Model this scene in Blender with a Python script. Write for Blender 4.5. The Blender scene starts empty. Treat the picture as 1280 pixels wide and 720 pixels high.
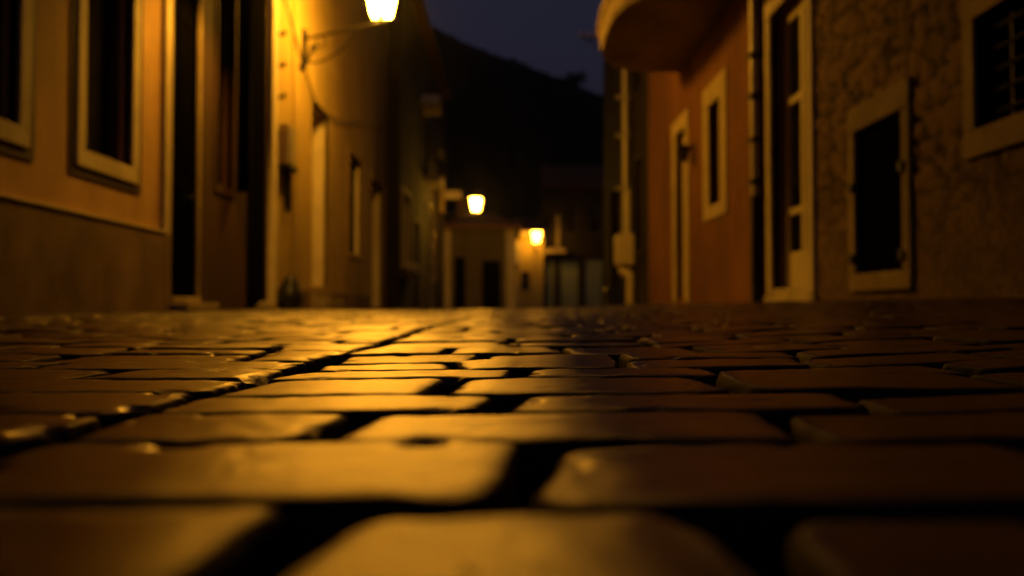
import bpy, bmesh, math, random
import numpy as np
from mathutils import Vector, noise as mnoise

random.seed(11)
C = bpy.context.scene.collection
SC = bpy.context.scene
H = 0.055            # height of the lens above the setts: the camera all but lies on the road
FP, CX, CY = 1000.0, 636.0, 385.0   # survey constants: focal length, vanishing point


# ------------------------------------------------------------------ materials
def new_mat(name):
    m = bpy.data.materials.new(name)
    m.use_nodes = True
    nt = m.node_tree
    nt.nodes.clear()
    out = nt.nodes.new('ShaderNodeOutputMaterial')
    bs = nt.nodes.new('ShaderNodeBsdfPrincipled')
    nt.links.new(bs.outputs[0], out.inputs[0])
    return m, nt, bs


def tex_noise(nt, scale, detail=6, rough=0.6, stretch=None):
    tc = nt.nodes.new('ShaderNodeTexCoord')
    n = nt.nodes.new('ShaderNodeTexNoise')
    n.inputs['Scale'].default_value = scale
    n.inputs['Detail'].default_value = detail
    n.inputs['Roughness'].default_value = rough
    if stretch:
        mp = nt.nodes.new('ShaderNodeMapping')
        mp.inputs['Scale'].default_value = stretch
        nt.links.new(tc.outputs['Object'], mp.inputs[0])
        nt.links.new(mp.outputs[0], n.inputs['Vector'])
    else:
        nt.links.new(tc.outputs['Object'], n.inputs['Vector'])
    return n


def ramp(nt, fac, stops):
    r = nt.nodes.new('ShaderNodeValToRGB')
    el = r.color_ramp.elements
    while len(el) < len(stops):
        el.new(0.5)
    for e, (p, c) in zip(el, stops):
        e.position = p
        e.color = (c, c, c, 1) if isinstance(c, (int, float)) else (*c, 1)
    nt.links.new(fac, r.inputs[0])
    return r


def surface(name, col, rough=0.8, var=0.25, scale=3.0, bump=0.15, bscale=40.0, spec=0.3, stretch=None, stains=0.0):
    """worn painted / mineral surface: two scales of colour variation, own stains, fine bump"""
    m, nt, bs = new_mat(name)
    n1 = tex_noise(nt, scale, 8, 0.65, stretch)
    lo = tuple(c * (1 - var) for c in col)
    hi = tuple(min(1, c * (1 + var)) for c in col)
    r1 = ramp(nt, n1.outputs[0], [(0.3, lo), (0.7, hi)])
    last = r1.outputs[0]
    if stains:
        n3 = tex_noise(nt, scale * 0.35, 10, 0.72, (1, 1, 0.35))
        r3 = ramp(nt, n3.outputs[0], [(0.42, 1.0), (0.62, 1 - stains)])
        mx = nt.nodes.new('ShaderNodeMix')
        mx.data_type = 'RGBA'
        mx.blend_type = 'MULTIPLY'
        mx.inputs[0].default_value = 1.0
        nt.links.new(last, mx.inputs[6])
        nt.links.new(r3.outputs[0], mx.inputs[7])
        last = mx.outputs[2]
    nt.links.new(last, bs.inputs['Base Color'])
    n2 = tex_noise(nt, bscale, 6, 0.6)
    b = nt.nodes.new('ShaderNodeBump')
    b.inputs['Strength'].default_value = bump
    b.inputs['Distance'].default_value = 0.02
    nt.links.new(n2.outputs[0], b.inputs['Height'])
    nt.links.new(b.outputs[0], bs.inputs['Normal'])
    rr = ramp(nt, n2.outputs[0], [(0.3, max(0.05, rough - 0.1)), (0.7, min(1, rough + 0.1))])
    nt.links.new(rr.outputs[0], bs.inputs['Roughness'])
    bs.inputs['Specular IOR Level'].default_value = spec
    return m


def attr_stone(name, base, rough_lo, rough_hi, bump, bscale, spec=0.5, colvar=0.5, coarse=0.0):
    """stone whose tint comes from a per-stone attribute ('tint': r = tone, g = roughness)"""
    m, nt, bs = new_mat(name)
    at = nt.nodes.new('ShaderNodeAttribute')
    at.attribute_name = 'tint'
    sep = nt.nodes.new('ShaderNodeSeparateColor')
    nt.links.new(at.outputs['Color'], sep.inputs[0])
    n1 = tex_noise(nt, bscale * 0.35, 8, 0.65)
    add = nt.nodes.new('ShaderNodeMath')
    add.operation = 'MULTIPLY_ADD'
    nt.links.new(n1.outputs[0], add.inputs[0])
    add.inputs[1].default_value = 0.6
    nt.links.new(sep.outputs[0], add.inputs[2])
    lo = tuple(c * (1 - colvar) for c in base)
    hi = tuple(c * (1 + colvar) for c in base)
    r1 = ramp(nt, add.outputs[0], [(0.3, lo), (1.25, hi)])
    nt.links.new(r1.outputs[0], bs.inputs['Base Color'])
    n2 = tex_noise(nt, bscale, 8, 0.62)
    n3 = tex_noise(nt, bscale * 0.22, 5, 0.6)
    radd = nt.nodes.new('ShaderNodeMath')
    radd.operation = 'MULTIPLY_ADD'
    nt.links.new(n3.outputs[0], radd.inputs[0])
    radd.inputs[1].default_value = 0.9
    nt.links.new(sep.outputs[1], radd.inputs[2])
    rr = nt.nodes.new('ShaderNodeMapRange')
    nt.links.new(radd.outputs[0], rr.inputs[0])
    rr.inputs[1].default_value = 0.25
    rr.inputs[2].default_value = 1.25
    rr.inputs[3].default_value = rough_lo
    rr.inputs[4].default_value = rough_hi
    nt.links.new(rr.outputs[0], bs.inputs['Roughness'])
    b = nt.nodes.new('ShaderNodeBump')
    b.inputs['Strength'].default_value = bump
    b.inputs['Distance'].default_value = 0.004 if coarse == 0 else coarse
    nt.links.new(n2.outputs[0], b.inputs['Height'])
    nt.links.new(b.outputs[0], bs.inputs['Normal'])
    bs.inputs['Specular IOR Level'].default_value = spec
    return m


def metal(name, col, rough=0.45):
    m, nt, bs = new_mat(name)
    n = tex_noise(nt, 25, 6, 0.6)
    r = ramp(nt, n.outputs[0], [(0.3, tuple(c * 0.7 for c in col)), (0.7, tuple(c * 1.3 for c in col))])
    nt.links.new(r.outputs[0], bs.inputs['Base Color'])
    rr = ramp(nt, n.outputs[0], [(0.3, rough - 0.1), (0.7, rough + 0.15)])
    nt.links.new(rr.outputs[0], bs.inputs['Roughness'])
    bs.inputs['Metallic'].default_value = 0.6
    return m


def glass_dark(name):
    m, nt, bs = new_mat(name)
    n = tex_noise(nt, 2.0, 3, 0.5)
    r = ramp(nt, n.outputs[0], [(0.3, (0.004, 0.004, 0.005)), (0.7, (0.014, 0.012, 0.010))])
    nt.links.new(r.outputs[0], bs.inputs['Base Color'])
    bs.inputs['Roughness'].default_value = 0.12
    bs.inputs['Specular IOR Level'].default_value = 0.5
    return m


LAMP_COL = (1.0, 0.45, 0.03)


def lamp_glass(name, strength):
    m, nt, bs = new_mat(name)
    bs.inputs['Base Color'].default_value = (0.8, 0.75, 0.6, 1)
    bs.inputs['Roughness'].default_value = 0.4
    bs.inputs['Emission Color'].default_value = (*LAMP_COL, 1)
    bs.inputs['Emission Strength'].default_value = strength
    return m


def sett_material(name, base, rough_lo, rough_hi, bscale):
    """damp, foot-polished granite: diffuse stone under a fresnel sheen; sides and chipped edges stay rough ('tint': tone, polish, edge)"""
    m = bpy.data.materials.new(name)
    m.use_nodes = True
    nt = m.node_tree
    nt.nodes.clear()
    N, L = nt.nodes.new, nt.links.new
    out = N('ShaderNodeOutputMaterial')
    at = N('ShaderNodeAttribute'); at.attribute_name = 'tint'
    sep = N('ShaderNodeSeparateColor'); L(at.outputs['Color'], sep.inputs[0])
    n1 = tex_noise(nt, bscale * 0.3, 8, 0.65)
    add = N('ShaderNodeMath'); add.operation = 'MULTIPLY_ADD'
    L(n1.outputs[0], add.inputs[0]); add.inputs[1].default_value = 0.7; L(sep.outputs[0], add.inputs[2])
    r1 = ramp(nt, add.outputs[0], [(0.25, tuple(c * 0.45 for c in base)), (1.2, tuple(c * 1.6 for c in base))])
    n2 = tex_noise(nt, bscale, 8, 0.65)
    n3 = tex_noise(nt, bscale * 0.14, 6, 0.65)
    n4 = tex_noise(nt, bscale * 4.5, 5, 0.7)
    n5 = tex_noise(nt, bscale * 0.33, 4, 0.5)
    pit = ramp(nt, n5.outputs[0], [(0.28, 0.0), (0.40, 1.0)])
    h1 = N('ShaderNodeMath'); h1.operation = 'MULTIPLY_ADD'
    L(n4.outputs[0], h1.inputs[0]); h1.inputs[1].default_value = 0.28; L(n2.outputs[0], h1.inputs[2])
    h2 = N('ShaderNodeMath'); h2.operation = 'MULTIPLY_ADD'
    L(pit.outputs[0], h2.inputs[0]); h2.inputs[1].default_value = 0.5; L(h1.outputs[0], h2.inputs[2])
    bump = N('ShaderNodeBump'); bump.inputs['Strength'].default_value = 0.26; bump.inputs['Distance'].default_value = 0.004
    L(h2.outputs[0], bump.inputs['Height'])
    ra = N('ShaderNodeMath'); ra.operation = 'MULTIPLY_ADD'
    L(n3.outputs[0], ra.inputs[0]); ra.inputs[1].default_value = 0.9; L(sep.outputs[1], ra.inputs[2])
    rm = N('ShaderNodeMapRange'); L(ra.outputs[0], rm.inputs[0])
    rm.inputs[1].default_value, rm.inputs[2].default_value = 0.25, 1.25
    rm.inputs[3].default_value, rm.inputs[4].default_value = rough_lo, rough_hi
    re = N('ShaderNodeMath'); re.operation = 'MULTIPLY_ADD'; re.use_clamp = True
    L(sep.outputs[2], re.inputs[0]); re.inputs[1].default_value = 0.45; L(rm.outputs[0], re.inputs[2])
    dif = N('ShaderNodeBsdfDiffuse'); L(r1.outputs[0], dif.inputs['Color']); L(bump.outputs[0], dif.inputs['Normal'])
    gl = N('ShaderNodeBsdfGlossy'); gl.distribution = 'BECKMANN'
    gl.inputs['Color'].default_value = (1.0, 0.86, 0.70, 1)
    L(re.outputs[0], gl.inputs['Roughness']); L(bump.outputs[0], gl.inputs['Normal'])
    fr = N('ShaderNodeFresnel'); fr.inputs['IOR'].default_value = 2.2
    L(bump.outputs[0], fr.inputs['Normal'])
    ed = N('ShaderNodeMapRange'); L(sep.outputs[2], ed.inputs[0])
    ed.inputs[3].default_value, ed.inputs[4].default_value = 1.0, 0.22
    fc = N('ShaderNodeMath'); fc.operation = 'MINIMUM'; L(fr.outputs[0], fc.inputs[0]); fc.inputs[1].default_value = 0.72
    fm = N('ShaderNodeMath'); fm.operation = 'MULTIPLY'; L(fc.outputs[0], fm.inputs[0]); L(ed.outputs[0], fm.inputs[1])
    mix = N('ShaderNodeMixShader'); L(fm.outputs[0], mix.inputs[0]); L(dif.outputs[0], mix.inputs[1]); L(gl.outputs[0], mix.inputs[2])
    L(mix.outputs[0], out.inputs[0])
    return m


M = {}
M['sett'] = sett_material('sett_granite', (0.026, 0.021, 0.015), 0.29, 0.42, 150.0)
M['bed'] = surface('joint_earth', (0.012, 0.010, 0.007), 0.85, 0.4, 12, 0.5, 90, 0.25)
M['ochre'] = surface('ochre_plaster', (0.50, 0.30, 0.125), 0.85, 0.15, 1.6, 0.2, 28, 0.2, None, 0.38)
M['plinth'] = surface('brown_plinth', (0.21, 0.13, 0.065), 0.85, 0.22, 2.4, 0.25, 30, 0.2, None, 0.5)
M['yellow'] = surface('yellow_plaster', (0.43, 0.30, 0.09), 0.85, 0.12, 1.5, 0.2, 26, 0.2, None, 0.3)
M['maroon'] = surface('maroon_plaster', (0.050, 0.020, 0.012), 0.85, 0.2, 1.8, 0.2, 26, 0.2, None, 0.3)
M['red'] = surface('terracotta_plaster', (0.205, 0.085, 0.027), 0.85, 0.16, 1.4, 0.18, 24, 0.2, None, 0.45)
M['darkwall'] = surface('dark_plaster', (0.045, 0.034, 0.024), 0.9, 0.3, 1.4, 0.3, 20, 0.2, None, 0.4)  # very dark plaster, for trims and the pier
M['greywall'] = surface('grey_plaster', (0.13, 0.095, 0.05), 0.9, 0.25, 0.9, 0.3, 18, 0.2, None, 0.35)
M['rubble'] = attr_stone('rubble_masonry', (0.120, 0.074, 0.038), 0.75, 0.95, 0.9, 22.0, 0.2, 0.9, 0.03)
M['blackwall'] = surface('black_plaster', (0.026, 0.018, 0.010), 0.9, 0.3, 1.4, 0.3, 20, 0.2, None, 0.4)  # near black plaster, for the dark houses
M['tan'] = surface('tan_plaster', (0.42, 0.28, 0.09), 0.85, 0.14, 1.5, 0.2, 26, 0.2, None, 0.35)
M['dulltrim'] = surface('dull_stone_trim', (0.31, 0.225, 0.115), 0.8, 0.2, 4, 0.2, 40, 0.2, None, 0.3)
M['redtrim'] = surface('cream_trim', (0.46, 0.35, 0.18), 0.75, 0.12, 4, 0.12, 45, 0.25, None, 0.2)
M['trim'] = surface('limestone_trim', (0.52, 0.42, 0.25), 0.75, 0.14, 4, 0.15, 45, 0.25, None, 0.25)
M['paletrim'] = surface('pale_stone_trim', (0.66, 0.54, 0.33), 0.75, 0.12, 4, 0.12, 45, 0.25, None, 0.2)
M['border'] = surface('dark_border', (0.035, 0.015, 0.008), 0.7, 0.2, 6, 0.1, 40, 0.25)  # dark strip round the window surrounds
M['darkwood'] = surface('dark_wood', (0.035, 0.018, 0.012), 0.55, 0.35, 5, 0.25, 40, 0.3, (6, 6, 0.6))
M['brownwood'] = surface('brown_wood', (0.16, 0.085, 0.04), 0.6, 0.3, 5, 0.25, 40, 0.3, (6, 6, 0.6))
M['palewood'] = surface('pale_painted_wood', (0.62, 0.50, 0.28), 0.55, 0.12, 5, 0.15, 40, 0.3, (4, 4, 0.6))
M['greenwood'] = surface('grey_green_wood', (0.17, 0.19, 0.15), 0.6, 0.15, 4, 0.15, 40, 0.3, (4, 4, 0.6))
M['iron'] = metal('black_iron', (0.018, 0.016, 0.014), 0.5)
M['zinc'] = metal('weathered_zinc', (0.40, 0.34, 0.22), 0.5)
M['plastic'] = surface('beige_plastic', (0.55, 0.44, 0.24), 0.5, 0.08, 4, 0.05, 50, 0.4)
M['blackplastic'] = surface('black_plastic', (0.012, 0.012, 0.012), 0.35, 0.3, 6, 0.3, 20, 0.5)
M['cable'] = surface('black_cable', (0.02, 0.018, 0.015), 0.55, 0.2, 10, 0.05, 60, 0.4)
M['concrete'] = surface('concrete', (0.34, 0.26, 0.15), 0.85, 0.2, 2.5, 0.25, 35, 0.2, None, 0.4)
M['tile'] = surface('clay_roof_tiles', (0.17, 0.075, 0.04), 0.85, 0.35, 6, 0.4, 30, 0.2)
M['shutter'] = surface('tarred_wood', (0.004, 0.0035, 0.003), 0.9, 0.3, 6, 0.3, 30, 0.0, (6, 6, 0.6))
M['glass'] = glass_dark('dark_glass')
M['hill'] = surface('wooded_hill', (0.012, 0.014, 0.008), 0.95, 0.5, 0.15, 0.6, 1.2, 0.1)
M['leaf'] = surface('dark_leaves', (0.016, 0.020, 0.009), 0.7, 0.4, 6, 0.2, 30, 0.3)
M['bark'] = surface('bark', (0.07, 0.05, 0.035), 0.9, 0.3, 9, 0.5, 40, 0.2)


# ------------------------------------------------------------------ object helpers
def origin_of(o):
    v = Vector((0, 0, 0))
    while o is not None:
        v += o.location
        o = o.parent
    return v


def tag(o, label=None, cat=None, group=None, kind=None):
    if label: o['label'] = label
    if cat: o['category'] = cat
    if group: o['group'] = group
    if kind: o['kind'] = kind
    return o


def thing(name, label, cat, loc=(0, 0, 0), group=None):
    o = bpy.data.objects.new(name, None)
    o.empty_display_size = 0.2
    C.objects.link(o)
    o.location = loc
    return tag(o, label, cat, group)


def mesh_object(name, verts, faces, mat, parent=None, smooth=False, bevel=0.0, tint=None, recalc=True):
    og = origin_of(parent) if parent else Vector((0, 0, 0))
    me = bpy.data.meshes.new(name)
    v = np.asarray(verts, dtype=float).reshape(-1, 3) - np.array(og)
    me.from_pydata(v.tolist(), [], faces)
    if recalc:
        bm = bmesh.new()
        bm.from_mesh(me)
        bmesh.ops.recalc_face_normals(bm, faces=bm.faces)
        bm.to_mesh(me)
        bm.free()
    me.materials.append(mat)
    if tint is not None:
        at = me.color_attributes.new('tint', 'FLOAT_COLOR', 'POINT')
        at.data.foreach_set('color', np.asarray(tint, dtype=np.float32).ravel())
    if smooth:
        me.polygons.foreach_set('use_smooth', [True] * len(me.polygons))
    o = bpy.data.objects.new(name, me)
    C.objects.link(o)
    if parent: o.parent = parent
    if bevel:
        md = o.modifiers.new('bevel', 'BEVEL')
        md.width = bevel
        md.segments = 2
        md.limit_method = 'ANGLE'
    return o


class Wall:
    """local facade frame: u along the wall, v up, w into the wall (negative = proud of it)"""
    def __init__(self, side, plane):
        self.side, self.plane = side, plane

    def p(self, u, v, w):
        if self.side == 'L': return (self.plane - w, u, v)
        if self.side == 'R': return (self.plane + w, u, v)
        return (u, self.plane + w, v)


class MB:
    def __init__(self):
        self.v, self.f = [], []

    def add(self, vs, fs):
        b = len(self.v)
        self.v += [tuple(x) for x in vs]
        self.f += [tuple(b + i for i in f) for f in fs]
        return self

    def box(self, x0, x1, y0, y1, z0, z1, W=None):
        q = [(x, y, z) for x in (x0, x1) for y in (y0, y1) for z in (z0, z1)]
        if W: q = [W.p(*c) for c in q]
        return self.add(q, [(0, 1, 3, 2), (4, 6, 7, 5), (0, 4, 5, 1), (2, 3, 7, 6), (0, 2, 6, 4), (1, 5, 7, 3)])

    def quad(self, pts, W=None):
        return self.add([W.p(*c) for c in pts] if W else pts, [tuple(range(len(pts)))])

    def frame(self, W, u0, u1, v0, v1, t, w0, w1, tb=None, tt=None):
        """rectangular surround, members butted end to end: t sides, tb bottom, tt top, around the opening u0..u1, v0..v1"""
        tb = t if tb is None else tb
        tt = t if tt is None else tt
        self.box(u0 - t, u0, v0, v1, w0, w1, W)
        self.box(u1, u1 + t, v0, v1, w0, w1, W)
        if tt: self.box(u0 - t, u1 + t, v1, v1 + tt, w0, w1, W)
        if tb: self.box(u0 - t, u1 + t, v0 - tb, v0, w0, w1, W)
        return self

    def tube(self, pts, r, n=10):
        pts = [Vector(p) for p in pts]
        rings = []
        up = Vector((0.13, 0.31, 0.94))
        for i, p in enumerate(pts):
            d = (pts[min(i + 1, len(pts) - 1)] - pts[max(i - 1, 0)]).normalized()
            a = d.cross(up)
            if a.length < 0.1: a = d.cross(Vector((1, 0, 0)))
            a.normalize()
            b = d.cross(a)
            rr = r[i] if isinstance(r, (list, tuple)) else r
            rings.append([p + (a * math.cos(2 * math.pi * k / n) + b * math.sin(2 * math.pi * k / n)) * rr for k in range(n)])
        vs = [q for ring in rings for q in ring]
        fs = []
        for i in range(len(pts) - 1):
            for k in range(n):
                k2 = (k + 1) % n
                fs.append((i * n + k, i * n + k2, (i + 1) * n + k2, (i + 1) * n + k))
        fs.append(tuple(range(n)))
        fs.append(tuple((len(pts) - 1) * n + k for k in range(n)))
        return self.add(vs, fs)

    def lathe(self, c, prof, n=20, rot=0.0):
        vs, fs = [], []
        for (r, z) in prof:
            for k in range(n):
                a = 2 * math.pi * k / n + rot
                vs.append((c[0] + r * math.cos(a), c[1] + r * math.sin(a), c[2] + z))
        for i in range(len(prof) - 1):
            for k in range(n):
                k2 = (k + 1) % n
                fs.append((i * n + k, i * n + k2, (i + 1) * n + k2, (i + 1) * n + k))
        fs.append(tuple(range(n)))
        fs.append(tuple((len(prof) - 1) * n + k for k in range(n)))
        return self.add(vs, fs)

    def build(self, name, mat, parent=None, bevel=0.0, smooth=False):
        return mesh_object(name, self.v, self.f, mat, parent, smooth, bevel)


def smooth_by_angle(o, deg=40):
    me = o.data
    me.polygons.foreach_set('use_smooth', [True] * len(me.polygons))
    try:
        me.set_sharp_from_angle(angle=math.radians(deg))
    except Exception:
        pass


def curve_pts(pts, n=8):
    """Catmull-Rom through pts"""
    P = [Vector(p) for p in pts]
    P = [P[0] * 2 - P[1]] + P + [P[-1] * 2 - P[-2]]
    out = []
    for i in range(1, len(P) - 2):
        for k in range(n):
            t = k / n
            a, b, c, d = P[i - 1], P[i], P[i + 1], P[i + 2]
            out.append(0.5 * ((2 * b) + (c - a) * t + (2 * a - 5 * b + 4 * c - d) * t * t + (3 * b - a - 3 * c + d) * t ** 3))
    out.append(P[-2])
    return out


# ------------------------------------------------------------------ the lie of the land
def sstep(a, b, x):
    t = np.clip((np.asarray(x, float) - a) / (b - a), 0, 1)
    return t * t * (3 - 2 * t)


SEAM = -3.75 * H


def road_z(x, y):
    x = np.asarray(x, float)
    y = np.asarray(y, float)
    z = 0.030 * sstep(2.0, 9.0, y) - 0.9 * sstep(13, 60, y) * np.clip((y - 13) / 47, 0, 1)
    z = z + (0.010 * np.clip(x, SEAM, 2.9) + 0.031 * np.clip(x - 0.3, 0, 2.6)) * np.interp(y, [0, 14, 30], [1, 1, 0.3])   # cross-fall from the stone house to the gutter seam
    z = z + 0.006 * np.sin(x * 1.9 + y * 0.7) * sstep(0.8, 2.5, y)
    return z


def hill_z(x, y):
    """a wooded ridge that closes the view, falling to the right"""
    d = sstep(75, 240, y)
    ridge = np.interp(x, [-200, -90, -40, -24, -14, -4, 6, 18, 28, 45, 90, 200], [82, 86, 86, 83, 78.5, 74, 69.5, 65, 61, 55, 47, 40])
    return d * ridge


xs = np.unique(np.concatenate([np.linspace(-260, -20, 49), np.linspace(-20, -3.4, 12), np.linspace(-3.3, 2.8, 62), np.linspace(3.0, 60, 58), np.linspace(60, 260, 25)]))
ys = np.unique(np.concatenate([np.linspace(-60, -3, 10), np.linspace(-3, 8, 111), np.linspace(8, 60, 105), np.linspace(62, 300, 100), np.linspace(310, 900, 12)]))
GX, GY = np.meshgrid(xs, ys)
GZ = road_z(GX, np.minimum(GY, 60)) - 0.024 + hill_z(GX, np.minimum(GY, 240))
for j in range(GZ.shape[0]):
    for i in range(GZ.shape[1]):
        x, y = GX[j, i], GY[j, i]
        if y < 14 and -3.3 < x < 2.8:
            GZ[j, i] += 0.006 * mnoise.noise((x * 9, y * 9, 3.1))
        elif y > 80:
            GZ[j, i] += min(1, (y - 80) / 60) * (1.6 * mnoise.noise((x * 0.11, y * 0.11, 0)) + 1.1 * mnoise.noise((x * 0.35, y * 0.35, 5)))
nx, ny = len(xs), len(ys)
gv = np.stack([GX, GY, GZ], -1).reshape(-1, 3)
town = [j for j in range(ny - 1) if ys[j + 1] <= 76]
far = [j for j in range(ny - 1) if ys[j + 1] > 76]


def grid_rows(rows):
    return [(j * nx + i, j * nx + i + 1, (j + 1) * nx + i + 1, (j + 1) * nx + i) for j in rows for i in range(nx - 1)]


def compact(v, f):
    used = sorted({i for q in f for i in q})
    mp = {o: n for n, o in enumerate(used)}
    return v[used], [tuple(mp[i] for i in q) for q in f]


gvv, gff = compact(gv, grid_rows(town))
tag(mesh_object('ground', gvv, gff, M['bed'], smooth=True, recalc=False), kind='structure',
    label='dark earth bed of the street showing in the joints between the stones')
hv, hf = compact(gv, grid_rows(far))
tag(mesh_object('hill', hv, hf, M['hill'], smooth=True, recalc=False), kind='structure', label='black wooded hillside closing the end of the street')


# ------------------------------------------------------------------ the sett paving (one road surface)
RV, RF, RT = [], [], []
rv_count = 0


def add_stone(x0, x1, y0, y1, lod, chip=1.0, seamside=0, sl=0.0, sr=0.0, dz0=None):
    """one worn sett: rounded outline, rolled edges, domed and slightly tilted top, chipped corners"""
    global rv_count
    cx, cy = (x0 + x1) / 2, (y0 + y1) / 2
    a, b = (x1 - x0) / 2, (y1 - y0) / 2
    if a < 0.02 or b < 0.015: return
    calm = 0.3 if cx > 1.1 else (0.2 if dz0 is not None else (0.5 if seamside else 0.85))                            # the edge strip is laid flatter
    z0 = float(road_z(cx, cy)) + random.gauss(0, 0.0014) * calm + (dz0 or 0.0)
    ta, tb = random.gauss(0, 0.006) * calm + (float(road_z(cx + 0.04, cy)) - float(road_z(cx - 0.04, cy))) / 0.08, random.gauss(0, 0.010) * calm
    bow = random.uniform(0.0002, 0.0012)
    dome = random.uniform(0.0003, 0.0016)
    rc = min(b, a) * random.uniform(0.2, 0.45)
    R = random.uniform(0.003, 0.0055)
    
    if lod == 0: nc, nl, ns, rings = 7, 26, 12, 11
    elif lod == 1: nc, nl, ns, rings = 4, 9, 4, 4
    elif lod == 2: nc, nl, ns, rings = 2, 4, 2, 2
    else: nc, nl, ns, rings = 1, 1, 1, 1
    if lod == 0: prof = [(-0.003, -0.040), (-0.002, -0.022), (0.0, -R * 1.1)]
    else: prof = [(-0.002, -0.036), (0.0, -R * 1.1)]
    nr = {0: 5, 1: 3, 2: 2, 3: 1}[lod]
    for k in range(1, nr + 1):
        ph = (math.pi / 2) * k / nr
        prof.append((R * (1 - math.cos(ph)), -R * 1.1 * (1 - math.sin(ph))))
    top = []
    for k in range(1, rings + 1):
        t = k / rings
        top.append(R + (b * 0.97 - R) * t)
    ins = prof + [(i, None) for i in top]
    seed = random.uniform(0, 1000)
    cols = []
    for (i, dz) in ins:
        A, B = a - max(i, -0.01), b - i
        A = max(A, 0.01); B = max(B, b * 0.03)
        r = min(max(rc - i, 0.15 * B), B * 0.98)
        pts = []
        def arc(cx_, cy_, a0):
            for k in range(nc + 1):
                an = a0 + (math.pi / 2) * k / nc
                pts.append((cx_ + r * math.cos(an), cy_ + r * math.sin(an)))
        def line(p, q, n):
            for k in range(1, n):
                t = k / n
                pts.append((p[0] + (q[0] - p[0]) * t, p[1] + (q[1] - p[1]) * t))
        arc(A - r, B - r, 0); line((A - r, B), (-(A - r), B), nl)
        arc(-(A - r), B - r, math.pi / 2); line((-A, B - r), (-A, -(B - r)), ns)
        arc(-(A - r), -(B - r), math.pi); line((-(A - r), -B), (A - r, -B), nl)
        arc(A - r, -(B - r), 1.5 * math.pi); line((A, -(B - r)), (A, B - r), ns)
        cols.append((i, dz, pts))
    N = len(cols[0][2])
    base = rv_count
    tone, rgh = random.random() * 0.7, random.random() * 0.55
    for (i, dz, pts) in cols:
        edge = max(0.0, 1 - max(i, 0) / (b * 0.8))
        rough_edge = 1.0 if i < R * 0.7 else (0.55 if dz is not None else max(0.0, 0.35 - (i - R) * 40))
        for (px, py) in pts:
            px2 = px + (py / b) * (sl * (0.5 - 0.5 * px / a) + sr * (0.5 + 0.5 * px / a))
            x, y = px2, py
            if dz is None:
                q = min(1.0, max(abs(px) / a, abs(py) / b))
                z = dome * (1 - q ** 3) + bow * (0.4 - (px / a) ** 2)
            else:
                z = dz + bow * (0.4 - min(1.0, (px / a) ** 2))
            if lod <= 1:
                n1 = mnoise.noise((px * 16 + seed, py * 16, seed))
                n2 = mnoise.noise((px * 55 + seed, py * 55, z * 55))
                amp = 0.0032 if lod == 0 else 0.0036
                x += edge * (amp * n1 * (1 if abs(px) > a * 0.6 else 0.5) + 0.0018 * n2)
                y += edge * (amp * 0.9 * mnoise.noise((px * 16, py * 16 + seed, 7)) + 0.0014 * n2)
                z += 0.0011 * n1 + 0.0005 * n2 * (1 if lod == 0 else 0.4)
                c = mnoise.noise((px * 42 + seed * 2, py * 42, 2.2))
                lim = 0.40
                if seamside and px * seamside > a * 0.72:
                    lim, c = 0.12, c * 1.1
                if c > lim and edge > 0.55:
                    z -= (c - lim) * 0.022 * chip * min(1, (edge - 0.55) / 0.3)
            z += ta * px2 + tb * py
            RV.append((cx + x, cy + y, z0 + z))
            RT.append((tone, rgh, rough_edge, 1))
    nrng = len(cols)
    for q in range(nrng - 1):
        for k in range(N):
            k2 = (k + 1) % N
            RF.append((base + q * N + k, base + q * N + k2, base + (q + 1) * N + k2, base + (q + 1) * N + k))
    RF.append(tuple(base + (nrng - 1) * N + k for k in range(N)))
    rv_count += nrng * N


GAP = 0.0047
XL, XR = -3.2, 2.6
rows_main = [-22, -20.2, -18.3, -16.4, -14.6, -12.7, -10.8, -8.9, -7.1, -5.2, -3.4, -1.5, 0.45, 2.35, 4.12, 6.0, 7.68, 9.2, 11.45, 12.95, 14.95, 17.05, 20.0]
joints = {2.35: [(-1.20, -1.06, -1.04, -0.74), (0.98, 0.86, 1.20, 1.30), 4.6, 8.0],
          4.12: [(-0.08, 0.10, 0.04, 0.44), (3.55, 3.6, 3.8, 3.95), 7.3],
          6.0: [(-1.62, -1.40, -1.40, -1.22), (2.22, 2.35, 2.5, 2.62), 5.9, 9.2],
          7.68: [(-0.36, -0.08, -0.06, 0.22), (3.55, 3.62, 3.72, 3.9), 6.9, 10.4],
          9.2: [(-1.02, -0.86, -0.80, -0.6), 2.75, 6.3], 11.45: [(-0.06, 0.05, 0.16, 0.4), 3.2, 6.8], 12.95: [-0.95, 1.95, 5.2],
          14.95: [-0.55, 2.2, 5.8], 17.05: [-1.4, 1.2, 4.4]}
SETTLE = {2.35: {0: 0.0016, 1: -0.0024, 2: -0.005}, 4.12: {0: 0.0020, 1: -0.0022, 2: -0.005}, 6.0: {0: 0.0016, 1: 0.0002, 2: -0.003}, 7.68: {0: 0.0012, 1: 0.0, 2: -0.002}, 9.2: {0: 0.001, 1: 0.0006}, 11.45: {0: 0.0004}}
ym = [r * H for r in rows_main]
while ym[-1] < 36: ym.append(ym[-1] + H * random.uniform(1.55, 2.15) * (1 if ym[-1] < 16 else 1.6))
yl = [-21.6 * H]
while yl[-1] < 36: yl.append(yl[-1] + H * random.uniform(1.55, 2.1) * (1 if yl[-1] < 16 else 1.6))


def lod_of(x, y):
    d = math.hypot(x, y)
    ahead = y > 0.02 and abs(x) < 0.85 * y + 0.25
    if d < 1.35 and ahead: return 0
    if d < 1.0: return 1
    if d < 3.8 and ahead: return 1
    if d < 12: return 2
    return 3


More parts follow.
